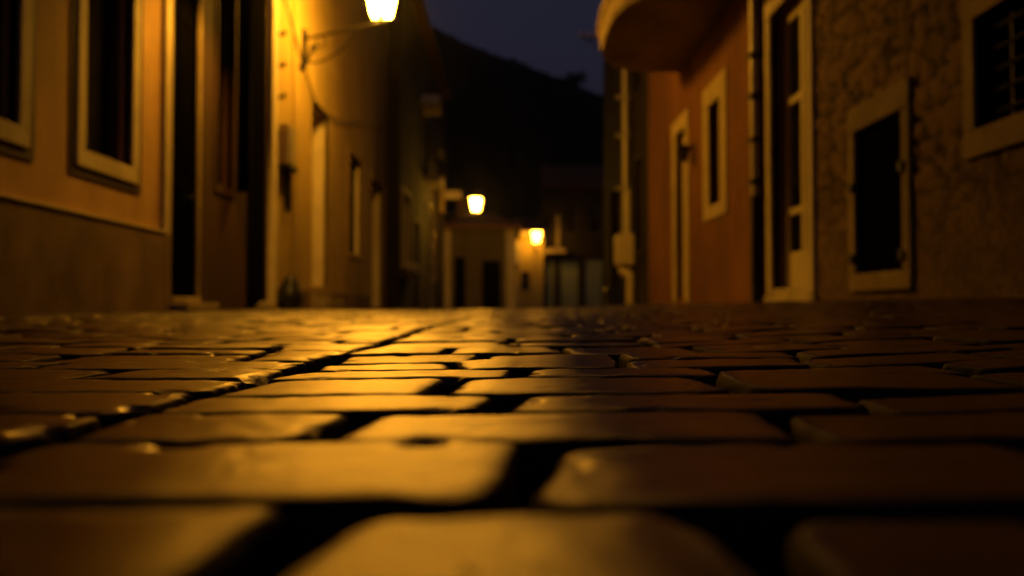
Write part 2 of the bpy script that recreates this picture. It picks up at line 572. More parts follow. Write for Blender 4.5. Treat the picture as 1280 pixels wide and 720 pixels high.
def lay_row(y0, y1, xa, xb, js, seamside_first=0, seamside_last=0, given_dz=None):
    given = {}
    edges = [xa]
    for j in js:
        m_ = sum(j) / 4 if isinstance(j, tuple) else j
        if xa + 0.05 < m_ < xb - 0.06:
            if isinstance(j, tuple): given[len(edges)] = j
            edges.append(m_)
    x = edges[-1]
    while x < xb:
        x += H * random.uniform(2.7, 4.3)
        edges.append(min(x, xb))
        if x > xb - 0.07: break
    edges[-1] = xb
    for k in range(len(edges) - 1):
        cxm = (edges[k] + edges[k + 1]) / 2
        g = GAP * random.uniform(0.7, 1.4) / 2
        ge = g + random.uniform(0.0, 0.005)
        ss = 0
        if k == 0 and seamside_first: ss = -1
        if k == len(edges) - 2 and seamside_last: ss = 1
        jy = random.gauss(0, 0.0016)
        if k == 0: slants = {}
        slants.setdefault(k, 0.0 if seamside_first and k == 0 else random.gauss(0, 0.08) * H)
        slants.setdefault(k + 1, 0.0 if seamside_last and k == len(edges) - 2 else random.gauss(0, 0.08) * H)
        xl, xr, sl_, sr_ = edges[k] + ge, edges[k + 1] - ge, slants[k], slants[k + 1]
        if k in given: xl, sl_ = (given[k][2] + given[k][3]) / 2, (given[k][3] - given[k][2]) / 2
        if k + 1 in given: xr, sr_ = (given[k + 1][0] + given[k + 1][1]) / 2, (given[k + 1][1] - given[k + 1][0]) / 2
        add_stone(xl, xr, y0 + g + jy, y1 - g + jy, lod_of(cxm, (y0 + y1) / 2), 1.0, ss, sl_, sr_, (given_dz or {}).get(k))


for i in range(len(ym) - 1):
    key = rows_main[i] if i < len(rows_main) else None
    js = [tuple(q * H for q in j) if isinstance(j, tuple) else j * H for j in joints.get(key, [])]
    off = [] if js else [SEAM + H * random.uniform(1.6, 4.0)]
    wob = 0.010 * math.sin(ym[i] * 2.3) + random.gauss(0, 0.003)
    lay_row(ym[i], ym[i + 1], SEAM + 0.0045 + wob, XR + 0.05, js or off, 0, 0, SETTLE.get(key))
for i in range(len(yl) - 1):
    n = H * random.uniform(0.5, 3.6)
    wob = 0.010 * math.sin(yl[i] * 2.3) + random.gauss(0, 0.0025)
    lay_row(yl[i], yl[i + 1], XL - 0.05, SEAM - 0.0045 + wob, [XL + n], 0, 1)
road = mesh_object('road', RV, RF, M['sett'], smooth=True, tint=RT, recalc=False)
tag(road, 'street paved with worn wet looking setts in rows and one long joint', kind='structure')


# ------------------------------------------------------------------ facades
def facade(W, u0, u1, v0, v1, openings, depth, back, step=None, relief=None, top=True):
    """front sheet with openings and their reveals, plus ends, back and top of the house body. openings: (u0,u1,v0,v1[,depth])"""
    us = sorted({u0, u1} | {x for o in openings for x in o[:2] if u0 < x < u1})
    vs = sorted({v0, v1} | {x for o in openings for x in o[2:4] if v0 < x < v1})
    if step:
        def dense(a):
            out = [a[0]]
            for p, q in zip(a, a[1:]):
                n = max(1, int(round((q - p) / step)))
                out += [p + (q - p) * k / n for k in range(1, n + 1)]
            return out
        us, vs = dense(us), dense(vs)
    verts, faces, tint = [], [], []
    idx = {}
    def vid(i, j):
        if (i, j) not in idx:
            u, v = us[i], vs[j]
            w, t = (0.0, 0.5)
            if relief: w, t = relief(u, v)
            idx[(i, j)] = len(verts)
            verts.append(W.p(u, v, w))
            tint.append((t, 0.5, 0, 1))
        return idx[(i, j)]
    for i in range(len(us) - 1):
        for j in range(len(vs) - 1):
            um, vm = (us[i] + us[i + 1]) / 2, (vs[j] + vs[j + 1]) / 2
            if any(o[0] < um < o[1] and o[2] < vm < o[3] for o in openings): continue
            faces.append((vid(i, j), vid(i + 1, j), vid(i + 1, j + 1), vid(i, j + 1)))
    def q(pts):
        b = len(verts)
        for c in pts:
            verts.append(W.p(*c))
            tint.append((0.5, 0.5, 0, 1))
        faces.append(tuple(range(b, b + len(pts))))
    for o in openings:
        a, b_, c, d = o[:4]
        dd = o[4] if len(o) > 4 else depth
        q([(a, c, -0.004 if relief else 0), (a, c, dd), (a, d, dd), (a, d, -0.004 if relief else 0)])
        q([(b_, c, -0.004 if relief else 0), (b_, c, dd), (b_, d, dd), (b_, d, -0.004 if relief else 0)])
        q([(a, d, -0.004 if relief else 0), (b_, d, -0.004 if relief else 0), (b_, d, dd), (a, d, dd)])
        q([(a, c, -0.004 if relief else 0), (b_, c, -0.004 if relief else 0), (b_, c, dd), (a, c, dd)])
        q([(a, c, dd + 0.12), (b_, c, dd + 0.12), (b_, d, dd + 0.12), (a, d, dd + 0.12)])
    q([(u0, v0, 0), (u0, v0, back), (u0, v1, back), (u0, v1, 0)])
    q([(u1, v0, 0), (u1, v0, back), (u1, v1, back), (u1, v1, 0)])
    q([(u0, v0, back), (u1, v0, back), (u1, v1, back), (u0, v1, back)])
    if top: q([(u0, v1, 0), (u1, v1, 0), (u1, v1, back), (u0, v1, back)])
    return verts, faces, tint


def wall_part(root, W, u0, u1, v0, v1, openings, mat, depth=0.2, back=7.0, step=None, relief=None):
    v, f, t = facade(W, u0, u1, v0, v1, openings, depth, back, step, relief)
    return mesh_object('wall', v, f, mat, root, tint=t, smooth=bool(relief), recalc=False)


def roof_part(root, W, u0, u1, v, back, over=0.45, rise=1.8):
    mb = MB()
    n = int((u1 - u0 + 0.1) / 0.22)
    for (wa, wb, va, vb) in ((-over, back / 2, v - 0.06, v + rise), (back + over, back / 2, v - 0.06, v + rise)):
        for k in range(n):
            a = u0 + (u1 - u0) * k / n
            b = u0 + (u1 - u0) * (k + 1) / n
            m_ = (a + b) / 2
            mb.quad([(a, va, wa), (m_, va + 0.05, wa), (m_, vb + 0.05, wb), (a, vb, wb)], W)
            mb.quad([(m_, va + 0.05, wa), (b, va, wa), (b, vb, wb), (m_, vb + 0.05, wb)], W)
    mb.quad([(u0, v - 0.12, -over), (u1, v - 0.12, -over), (u1, v - 0.06, -over), (u0, v - 0.06, -over)], W)
    mb.quad([(u0, v - 0.12, -over), (u1, v - 0.12, -over), (u1, v - 0.02, 0.0), (u0, v - 0.02, 0.0)], W)
    for u in (u0, u1):
        mb.quad([(u, v - 0.02, 0), (u, v - 0.02, back), (u, v + rise, back / 2)], W)
    r = mesh_object('roof', mb.v, mb.f, M['tile'], root, recalc=False)
    return r


def window_part(root, W, u0, u1, v0, v1, trim_mat, t=0.1, tb=None, tt=None, depth=0.17, frame_mat=None, proud=0.03, border=None, bars=True, label=None, lining=None):
    """surround (the part) > pane, sash, sill, border"""
    tb_ = 0.10 if tb is None else tb
    w = MB().frame(W, u0, u1, v0, v1, t, -proud, 0.06, tb_, tt).build('window', trim_mat, root, bevel=0.006)
    if label: w['label'] = label
    if lining:
        q = depth - 0.052
        MB().box(u0 + 0.001, u0 + 0.014, v0 + 0.014, v1 - 0.014, 0.061, q, W).box(u1 - 0.014, u1 - 0.001, v0 + 0.014, v1 - 0.014, 0.061, q, W) \
            .box(u0 + 0.001, u1 - 0.001, v0 + 0.001, v0 + 0.0135, 0.061, q, W).box(u0 + 0.001, u1 - 0.001, v1 - 0.0135, v1 - 0.001, 0.061, q, W).build('reveal', lining, w)
    fm = frame_mat or M['darkwood']
    s = MB()
    e = 0.055
    s.frame(W, u0 + e, u1 - e, v0 + e, v1 - e, e - 0.003, depth - 0.05, depth, e - 0.003, e - 0.003)
    if bars:
        um = (u0 + u1) / 2
        s.box(um - 0.03, um + 0.03, v0 + e, v1 - e, depth - 0.045, depth - 0.004, W)
        vm = v0 + (v1 - v0) * 0.62
        s.box(u0 + e, um - 0.031, vm - 0.02, vm + 0.02, depth - 0.04, depth - 0.006, W)
        s.box(um + 0.031, u1 - e, vm - 0.02, vm + 0.02, depth - 0.04, depth - 0.006, W)
    s.build('sash', fm, w)
    MB().box(u0 + 0.003, u1 - 0.003, v0 + 0.003, v1 - 0.003, depth + 0.004, depth + 0.012, W).build('pane', M['glass'], w)
    if border:
        o = border
        MB().frame(W, u0 - t - 0.001, u1 + t + 0.001, v0 - tb_ - 0.001, v1 + (tt or t) + 0.001, o, -proud * 0.4, 0.03, o, o).build('border', M['border'], w)
    return w


def door_part(root, W, u0, u1, v0, v1, leaf_mat, trim_mat, t=0.1, depth=0.2, panels=True, glazed=False, proud=0.03, label=None, lining=None):
    """leaf (the part) > surround, handle, pane"""
    d = MB()
    e = 0.10
    if glazed:
        d.frame(W, u0 + e, u1 - e, v0 + 0.35, v1 - e, e - 0.004, depth - 0.05, depth, 0.345, e - 0.004)
        um = (u0 + u1) / 2
        d.box(um - 0.05, um + 0.05, v0 + 0.35, v1 - e, depth - 0.055, depth - 0.005, W)
        for vv in glazed:
            d.box(u0 + e, um - 0.052, vv - 0.035, vv + 0.035, depth - 0.05, depth - 0.006, W)
            d.box(um + 0.052, u1 - e, vv - 0.035, vv + 0.035, depth - 0.05, depth - 0.006, W)
    else:
        d.box(u0 + 0.004, u1 - 0.004, v0 + 0.004, v1 - 0.004, depth, depth + 0.05, W)
        if panels:
            um = (u0 + u1) / 2
            hh = (v1 - v0)
            for (a, b) in ((u0 + 0.09, um - 0.05), (um + 0.05, u1 - 0.09)):
                for (c, dd) in ((0.08, 0.36), (0.42, 0.9)):
                    d.frame(W, a + 0.04, b - 0.04, v0 + hh * c + 0.04, v0 + hh * dd - 0.04, 0.04, depth - 0.025, depth + 0.001)
            d.box(um - 0.02, um + 0.02, v0 + 0.01, v1 - 0.01, depth - 0.02, depth + 0.001, W)
    door = d.build('door', leaf_mat, root, bevel=0.005)
    if label: door['label'] = label
    if lining:
        MB().box(u0 + 0.001, u0 + 0.014, v0 + 0.01, v1 - 0.014, 0.061, depth - 0.03, W).box(u1 - 0.014, u1 - 0.001, v0 + 0.01, v1 - 0.014, 0.061, depth - 0.03, W).box(u0 + 0.001, u1 - 0.001, v1 - 0.0135, v1 - 0.001, 0.061, depth - 0.03, W).build('reveal', lining, door)
    if glazed:
        MB().box(u0 + 0.03, u1 - 0.03, v0 + 0.1, v1 - 0.03, depth - 0.028, depth - 0.018, W).build('pane', M['glass'], door)
    s = MB()
    s.box(u0 - t, u0, v0 - 0.05, v1, -proud, 0.06, W)
    s.box(u1, u1 + t, v0 - 0.05, v1, -proud, 0.06, W)
    s.box(u0 - t, u1 + t, v1, v1 + t * 1.2, -proud - 0.003, 0.06, W)
    s.build('surround', trim_mat, door, bevel=0.006)
    um = (u0 + u1) / 2
    h = MB()
    h.tube([W.p(um + 0.07, v0 + 1.0, depth - 0.07), W.p(um + 0.16, v0 + 1.0, depth - 0.07)], 0.012)
    h.tube([W.p(um + 0.08, v0 + 1.0, depth - 0.07), W.p(um + 0.08, v0 + 1.0, depth + 0.001)], 0.011)
    h.build('handle', M['iron'], door)
    return door


BASE = -0.9          # walls run below the paving
# ---- L1: ochre house nearest the lens, left
WL = Wall('L', XL)
r = thing('house', 'ochre plastered house with brown plinth and dark bordered windows, nearest on the left', 'house', (XL, 4.0, 0), 'houses along the street')
ops = [(0.4, 1.12, 1.24, 3.0), (2.45, 3.17, 1.24, 3.0), (4.42, 5.18, 1.24, 3.0), (5.99, 6.74, 1.24, 3.0), (7.52, 8.17, 0.16, 3.25, 0.05)]
wall_part(r, WL, -14.0, 8.29, BASE, 7.6, ops, M['ochre'], back=7.5)
for o in ops[:4]:
    window_part(r, WL, *o[:4], M['trim'], t=0.115, tb=0.13, depth=0.15, border=0.07, proud=0.028, bars=False)
pl = MB().box(-14.0, 7.33, BASE, 0.74, -0.05, 0.02, WL)
pl.box(7.33, 7.47, BASE, 0.74, -0.052, 0.02, WL)
pl.build('plinth', M['plinth'], r, bevel=0.012)
MB().box(-14.0, 7.32, 0.742, 0.765, -0.062, 0.02, WL).build('lit_ledge', M['trim'], r, bevel=0.006)  # pale strip painting the light caught by the plinth's top ledge
MB().box(7.33, 7.455, 0.741, 7.45, -0.045, 0.02, WL).build('pilaster', M['trim'], r, bevel=0.008)
door_part(r, WL, 7.52, 8.17, 0.16, 3.25, M['shutter'], M['dulltrim'], t=0.055, depth=0.035, label='near black front door')
MB().box(7.44, 8.25, -0.2, 0.10, -0.22, 0.0, WL).box(7.5, 8.19, 0.10, 0.16, -0.06, 0.12, WL).build('step', M['concrete'], r, bevel=0.012)
roof_part(r, WL, -14.0, 8.29, 7.6, 7.5)

# ---- L1b: narrow maroon house with its passage door
r = thing('house', 'narrow dark maroon house with a black gateway, between the ochre and yellow houses', 'house', (XL, 9.4, 0), 'houses along the street')
ops = [(8.72, 9.22, 1.42, 3.9), (9.74, 10.52, 0.05, 4.6, 0.06)]
wall_part(r, WL, 8.30, 10.60, BASE, 8.2, ops, M['maroon'], back=7.5)
window_part(r, WL, 8.72, 9.22, 1.42, 3.9, M['maroon'], t=0.06, depth=0.17, frame_mat=M['shutter'], proud=0.02, bars=False)
sh = MB()
for k in range(2):
    sh.box(9.27 + 0.001, 9.31, 1.40, 3.9, -0.20, -0.035, WL)
sh.build('shutter', M['darkwood'], r, bevel=0.005)
g = MB().box(9.745, 10.515, 0.055, 4.59, 0.02, 0.055, WL)
for k in range(6):
    g.box(9.76 + k * 0.125, 9.87 + k * 0.125, 0.08, 4.55, 0.002, 0.021, WL)
g.build('gate', M['shutter'], r)
roof_part(r, WL, 8.30, 10.60, 8.2, 7.5)

# ---- L2: yellow house with the street lamp, and the tan house that leans on it
r = thing('house', 'tan plastered house with openings lined pale as if lamplit, just past the yellow house', 'house', (XL, 17.6, 0), 'houses along the street')
ops = [(15.92, 17.36, 1.17, 3.19, 0.24), (18.4, 20.2, 0.05, 3.08, 0.3)]
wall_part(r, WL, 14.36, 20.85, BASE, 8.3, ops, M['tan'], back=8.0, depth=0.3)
window_part(r, WL, 15.92, 17.36, 1.17, 3.19, M['tan'], t=0.08, depth=0.2, proud=0.02, lining=M['paletrim'], frame_mat=M['shutter'])  # window and door linings paled to paint lamplight on the reveals
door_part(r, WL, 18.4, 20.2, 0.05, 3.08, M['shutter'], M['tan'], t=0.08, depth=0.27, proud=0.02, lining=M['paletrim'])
MB().box(14.36, 18.3, BASE, 0.34, -0.04, 0.02, WL).build('plinth', M['plinth'], r, bevel=0.01)
roof_part(r, WL, 14.36, 20.85, 8.3, 8.0)
r = thing('house', 'yellow plastered house brightly lit by the lamp on its wall', 'house', (XL, 12.5, 0), 'houses along the street')
ops = [(12.88, 14.10, 0.42, 3.42, 0.32)]
wall_part(r, WL, 10.60, 14.34, BASE, 8.6, ops, M['yellow'], back=8.0, depth=0.3)
d = door_part(r, WL, 12.88, 14.10, 0.42, 3.42, M['brownwood'], M['yellow'], t=0.06, depth=0.30, proud=0.012, lining=M['paletrim'])
pq = MB()
pq.box(10.62, 10.86, BASE, 8.4, -0.055, 0.02, WL)
pq.build('pilaster', M['paletrim'], r, bevel=0.01)
MB().box(11.75, 11.90, 0.35, 8.4, -0.03, 0.02, WL).build('pilaster', M['yellow'], r, bevel=0.008)
MB().box(10.87, 12.80, BASE, 0.34, -0.04, 0.02, WL).build('plinth', M['plinth'], r, bevel=0.01)
MB().box(12.8, 14.17, -0.3, 0.20, -0.30, 0.0, WL).box(12.82, 14.15, 0.20, 0.38, -0.02, 0.05, WL).build('step', M['concrete'], r, bevel=0.012)
for v in (2.98, 3.42, 3.86):
    MB().tube([WL.p(11.05, v, 0.01), WL.p(11.05, v, -0.07), WL.p(11.05, v + 0.05, -0.09)], 0.028, 8).build('iron_hook', M['iron'], r)
roof_part(r, WL, 10.60, 14.34, 8.6, 8.0)

# ---- L3: dark tall house at the bend
WL3 = Wall('L', -2.85)
r = thing('house', 'tall dark house with a balcony and curved drainpipe, last on the left', 'house', (-2.85, 27, 0), 'houses along the street')
ops = [(21.4, 23.0, 1.2, 3.2), (24.2, 25.2, 0.0, 2.7), (27.2, 28.2, 4.6, 6.6), (29.6, 30.5, 1.2, 2.8)]
wall_part(r, WL3, 20.87, 33.6, -1.2, 9.0, ops, M['blackwall'], back=8.0)
window_part(r, WL3, 21.4, 23.0, 1.2, 3.2, M['redtrim'], t=0.12, depth=0.2, lining=M['paletrim'])
door_part(r, WL3, 24.2, 25.2, 0.0, 2.7, M['darkwood'], M['dulltrim'], t=0.12, depth=0.2, lining=M['redtrim'])
window_part(r, WL3, 27.2, 28.2, 4.6, 6.6, M['darkwall'], t=0.1, depth=0.15)
window_part(r, WL3, 29.6, 30.5, 1.2, 2.8, M['dulltrim'], t=0.1, depth=0.15)
MB().box(33.3, 33.62, -1.2, 8.8, -0.14, 0.05, WL3).build('pier', M['darkwall'], r, bevel=0.01)
MB().box(33.2, 33.298, 4.0, 5.6, -0.16, -0.001, WL3).build('lamplit_patch', M['yellow'], r, bevel=0.01)  # pale patch painting the lamp's light on the pier at lantern height
b = MB().box(26.8, 28.6, 4.35, 4.5, -0.55, 0.0, WL3).build('balcony', M['concrete'], r, bevel=0.01)
rl = MB()
for k in range(13):
    u = 26.85 + k * 1.7 / 12
    rl.tube([WL3.p(u, 4.5, -0.5), WL3.p(u, 5.35, -0.5)], 0.012, 6)
rl.tube([WL3.p(26.82, 5.36, -0.5), WL3.p(28.58, 5.36, -0.5)], 0.022, 6)
rl.tube([WL3.p(26.82, 5.36, -0.5), WL3.p(26.82, 5.36, 0.0)], 0.022, 6)
rl.tube([WL3.p(28.58, 5.36, -0.5), WL3.p(28.58, 5.36, 0.0)], 0.022, 6)
rl.build('railing', M['iron'], b)
hd = MB()
hd.quad([(25.2, 6.55, -0.03), (25.9, 7.0, -0.03), (25.9, 7.0, -0.6), (25.2, 6.55, -0.6)], WL3)
hd.quad([(25.9, 7.0, -0.03), (26.6, 6.55, -0.03), (26.6, 6.55, -0.6), (25.9, 7.0, -0.6)], WL3)
hd.quad([(25.2, 6.47, -0.03), (25.9, 6.92, -0.03), (25.9, 6.92, -0.6), (25.2, 6.47, -0.6)], WL3)
hd.quad([(25.9, 6.92, -0.03), (26.6, 6.47, -0.03), (26.6, 6.47, -0.6), (25.9, 6.92, -0.6)], WL3)
hd.quad([(25.2, 6.47, -0.6), (25.9, 6.92, -0.6), (25.9, 7.0, -0.6), (25.2, 6.55, -0.6)], WL3)
hd.quad([(25.9, 6.92, -0.6), (26.6, 6.47, -0.6), (26.6, 6.55, -0.6), (25.9, 7.0, -0.6)], WL3)
hd.build('hood', M['paletrim'], r)
dp = MB().tube(curve_pts([WL3.p(27.2, 3.6, -0.05), WL3.p(27.4, 3.55, -0.12), WL3.p(28.2, 3.15, -0.12), WL3.p(28.5, 2.9, -0.09), WL3.p(28.55, 2.4, -0.07), WL3.p(28.55, -0.4, -0.07)]), 0.055)
smooth_by_angle(dp.build('drainpipe', M['zinc'], r))
roof_part(r, WL3, 20.87, 33.6, 9.0, 8.0, over=0.4)

# ---- R0: rubble stone house nearest on the right
WR = Wall('R', XR)
_rs = random.Random(5)
_cells = {}


def cell(i, j):
    if (i, j) not in _cells:
        _cells[(i, j)] = (_rs.uniform(0.12, 0.88), _rs.uniform(0.2, 0.8), _rs.random(), _rs.uniform(-0.5, 1))
    return _cells[(i, j)]


R0OPS = [(6.86, 7.83, 0.24, 2.93, 0.2), (5.21, 5.92, 0.305, 1.36, 0.12), (2.95, 4.39, 1.04, 1.66, 0.2), (-0.6, 0.5, 0.2, 2.6, 0.2)]


def rubble(u, v):
    su, sv = 0.22, 0.125
    gu = u + 0.07 * mnoise.noise((u * 3, v * 3, 1))
    gv_ = v + 0.04 * mnoise.noise((u * 3, v * 3, 8))
    j0 = math.floor(gv_ / sv)
    best = []
    for j in (j0 - 1, j0, j0 + 1):
        sh_ = 0.5 * (j % 2)
        i0 = math.floor(gu / su - sh_)
        for i in (i0 - 1, i0, i0 + 1):
            c = cell(i, j)
            du, dv = (gu - (i + sh_ + c[0]) * su) / su, (gv_ - (j + c[1]) * sv) / sv
            best.append((math.hypot(du, dv) / (0.55 + 1.1 * c[2] ** 1.5) , c))
    best.sort(key=lambda t: t[0])
    e = best[1][0] - best[0][0]
    c = best[0][1]
    k = min(1.0, e / 0.22)
    k = k * k * (3 - 2 * k)
    soft = float(sstep(0.35, 1.1, v)) * 0.75 + 0.25                  # the foot of the wall is rendered over
    for o in R0OPS:
        dd = max(o[0] - u, u - o[1], o[2] - v, v - o[3])
        soft *= float(sstep(0.0, 0.06, dd))
    w = (0.013 - k * (0.016 + 0.010 * c[3])) * soft + 0.009 * mnoise.noise((u * 9, v * 9, 4)) * soft
    tone = (0.02 + k * (0.35 + 0.65 * ((c[2] * 7.3) % 1.0))) * soft + 0.45 * (1 - soft)
    return w, tone


r = thing('house', 'rubble stone house with a pale framed glazed door and black shutter, nearest on the right', 'house', (XR, 4.5, 0), 'houses along the street')
wall_part(r, WR, -9.0, 8.06, BASE, 7.0, R0OPS, M['rubble'], back=7.0, step=0.036, relief=rubble)
d = door_part(r, WR, 6.86, 7.83, 0.24, 2.93, M['palewood'], M['paletrim'], t=0.125, depth=0.17, glazed=[2.05, 0.98], proud=0.035)
MB().box(6.70, 8.0, BASE, 0.18, -0.05, 0.03, WR).box(6.87, 7.82, 0.18, 0.238, -0.02, 0.18, WR).build('threshold', M['trim'], r, bevel=0.012)
w = MB().frame(WR, 5.21, 5.92, 0.305, 1.36, 0.11, -0.035, 0.05, 0.13, 0.19).build('window', M['dulltrim'], r, bevel=0.012)
s = MB()
for k in range(5):
    a = 5.215 + k * 0.14
    s.box(a, a + 0.137, 0.31, 1.355, 0.02, 0.055, WR)
for v in (0.5, 1.15):
    s.box(5.2, 5.93, v, v + 0.07, 0.005, 0.021, WR)
s = s.build('shutter', M['shutter'], w, bevel=0.004)
for (u, v) in ((5.19, 0.98), (5.95, 0.95), (5.19, 0.40), (5.95, 0.42)):
    MB().box(u - 0.03, u + 0.03, v - 0.035, v + 0.035, -0.055, -0.02, WR).build('hinge', M['iron'], w, bevel=0.006)
w = window_part(r, WR, 2.95, 4.39, 1.04, 1.66, M['dulltrim'], t=0.11, tb=0.15, tt=0.2, depth=0.19, bars=False)
gr = MB()
for k in range(9):
    u = 3.02 + k * 0.165
    gr.tube([WR.p(u, 1.041, 0.06), WR.p(u, 1.659, 0.06)], 0.009, 6)
for k in range(5):
    v = 1.12 + k * 0.115
    gr.tube([WR.p(2.951, v, 0.045), WR.p(4.389, v, 0.045)], 0.009, 6)
gr.build('grille', M['iron'], w)
door_part(r, WR, -0.6, 0.5, 0.2, 2.6, M['brownwood'], M['trim'], t=0.12, depth=0.17)
dp = MB().tube([WR.p(8.16, 0.1, -0.075), WR.p(8.16, 1.2, -0.075)], 0.05).build('drainpipe', M['iron'], r)
smooth_by_angle(dp)
dp = MB().tube([WR.p(8.16, 1.2, -0.075), WR.p(8.16, 6.9, -0.075)], 0.045)
smooth_by_angle(dp.build('drainpipe', M['zinc'], r))
for v in (1.32, 1.75, 2.2, 2.62, 3.4):
    MB().box(8.085, 8.235, v, v + 0.05, -0.135, 0.0, WR).build('pipe_clamp', M['iron'], r, bevel=0.008)
roof_part(r, WR, -9.0, 8.06, 7.0, 7.0)

# ---- R1: red house with the rounded balcony
r = thing('house', 'terracotta red house with pale framed window and rounded balcony', 'house', (XR, 11.5, 0), 'houses along the street')
ops = [(9.74, 10.28, 1.36, 2.66), (11.65, 12.32, 0.2, 2.72, 0.18), (9.5, 11.6, 3.75, 5.9)]
wall_part(r, WR, 8.27, 14.85, BASE, 8.0, ops, M['red'], back=7.0)
window_part(r, WR, 9.74, 10.28, 1.36, 2.66, M['redtrim'], t=0.30, tb=0.17, tt=0.27, depth=0.16, proud=0.025, bars=False, frame_mat=M['palewood'])
d = MB()
u0, u1, v0, v1, dpt = 11.65, 12.32, 0.2, 2.72, 0.14
d.frame(WR, u0 + 0.09, u1 - 0.09, v0 + 0.5, v1 - 0.09, 0.086, dpt - 0.05, dpt, 0.496, 0.086)
d = d.build('door', M['palewood'], r, bevel=0.005)
MB().box(u0 + 0.03, u1 - 0.03, v0 + 0.1, v1 - 0.03, dpt - 0.028, dpt - 0.018, WR).build('pane', M['glass'], d)
s = MB().box(u0 - 0.24, u0, v0 - 0.12, v1, -0.028, 0.05, WR).box(u1, u1 + 0.26, v0 - 0.12, v1, -0.028, 0.05, WR).box(u0 - 0.24, u1 + 0.26, v1, v1 + 0.22, -0.031, 0.05, WR)
s.build('surround', M['redtrim'], d, bevel=0.006)
MB().tube([WR.p(u0 + 0.05, 1.15, dpt - 0.09), WR.p(u0 + 0.16, 1.15, dpt - 0.09)], 0.012).build('handle', M['iron'], d)
MB().box(u0 - 0.2, u1 + 0.2, -0.3, 0.07, -0.25, 0.0, WR).build('step', M['concrete'], r, bevel=0.012)
door_part(r, WR, 9.5, 11.6, 3.75, 5.9, M['brownwood'], M['paletrim'], t=0.14, depth=0.17)
# rounded balcony slab: a stadium-like plan, thick, with a lip, and a solid curved parapet
plan = []
Z0, Z1, XO = 8.75, 12.05, 1.24
for k in range(13):
    an = math.pi * k / 12
    e = 2 / 3.0
    cx_, sx_ = math.cos(an), math.sin(an)
    yy = (Z0 + Z1) / 2 - (Z1 - Z0) / 2 * math.copysign(abs(cx_) ** e, cx_)
    xx = XR - (XR - XO) * abs(sx_) ** e
    plan.append((xx, yy))
plan = [plan[0]] + plan[1:-1] + [plan[-1]]
mid = ((XR), (Z0 + Z1) / 2)


def offset_plan(s):
    out = []
    for (x, y) in plan:
        dx, dy = x - mid[0], y - mid[1]
        l = math.hypot(dx, dy)
        k = (l + s) / l
        out.append((mid[0] + dx * k if abs(dx) > 1e-6 else mid[0], mid[1] + dy * k))
    return out


lv = [(-0.10, 3.60), (-0.02, 3.62), (0.0, 3.68), (0.0, 3.86), (0.05, 3.90), (0.05, 3.98), (-0.03, 4.02)]
mb = MB()
n = len(plan)
for (s_, z_) in lv:
    mb.v += [(x, y, z_) for (x, y) in offset_plan(s_)]
for a in range(len(lv) - 1):
    for k in range(n - 1):
        mb.f.append((a * n + k, a * n + k + 1, (a + 1) * n + k + 1, (a + 1) * n + k))
rimf = mb.f[2 * (n - 1):]
mb.f = mb.f[:2 * (n - 1)] + [tuple(range(n)), tuple((len(lv) - 1) * n + k for k in range(n))]
b = mesh_object('balcony', mb.v, mb.f, M['concrete'], r, recalc=False)
mesh_object('rim', mb.v, rimf, M['dulltrim'], b, recalc=False)
rl = MB()
rim = offset_plan(-0.06)
cp = curve_pts([(x, y, 4.95) for (x, y) in rim], 4)
rl.tube(cp, 0.025, 8)
for p in cp[::2]:
    rl.tube([(p.x, p.y, 4.02), (p.x, p.y, 4.95)], 0.011, 6)
rl.build('railing', M['iron'], b)
roof_part(r, WR, 8.27, 14.85, 8.0, 7.0)

# ---- R2: dark house with pale drainpipe
r = thing('house', 'tall dark house with a pale drainpipe, beyond the red house', 'house', (XR, 18.3, 0), 'houses along the street')
ops = [(15.5, 16.3, 1.2, 3.0), (18.6, 20.2, 0.1, 2.9, 0.3), (15.4, 16.3, 4.4, 6.2)]
wall_part(r, WR, 14.87, 21.8, -1.2, 9.6, ops, M['blackwall'], back=7.0)
window_part(r, WR, 15.5, 16.3, 1.2, 3.0, M['darkwall'], t=0.12, depth=0.15)
door_part(r, WR, 18.6, 20.2, 0.1, 2.9, M['darkwood'], M['darkwall'], t=0.12, depth=0.25)
window_part(r, WR, 15.4, 16.3, 4.4, 6.2, M['darkwall'], t=0.12, depth=0.15)
dp = MB().tube([WR.p(17.1, 1.6, -0.09), WR.p(17.1, 5.9, -0.09)], 0.085)
smooth_by_angle(dp.build('drainpipe', M['zinc'], r))
dp = MB().tube([WR.p(16.95, 1.62, -0.05), WR.p(16.95, 2.55, -0.05)], 0.055)
smooth_by_angle(dp.build('drainpipe', M['zinc'], r))
for v in (2.58, 3.72, 4.55):
    MB().box(17.06, 17.14, v, v + 0.07, -0.30, -0.17, WR).box(17.0, 17.2, v - 0.005, v + 0.075, -0.17, 0.0, WR).build('pipe_bracket', M['zinc'], r, bevel=0.006)
roof_part(r, WR, 14.87, 21.8, 9.6, 7.0, over=0.05)

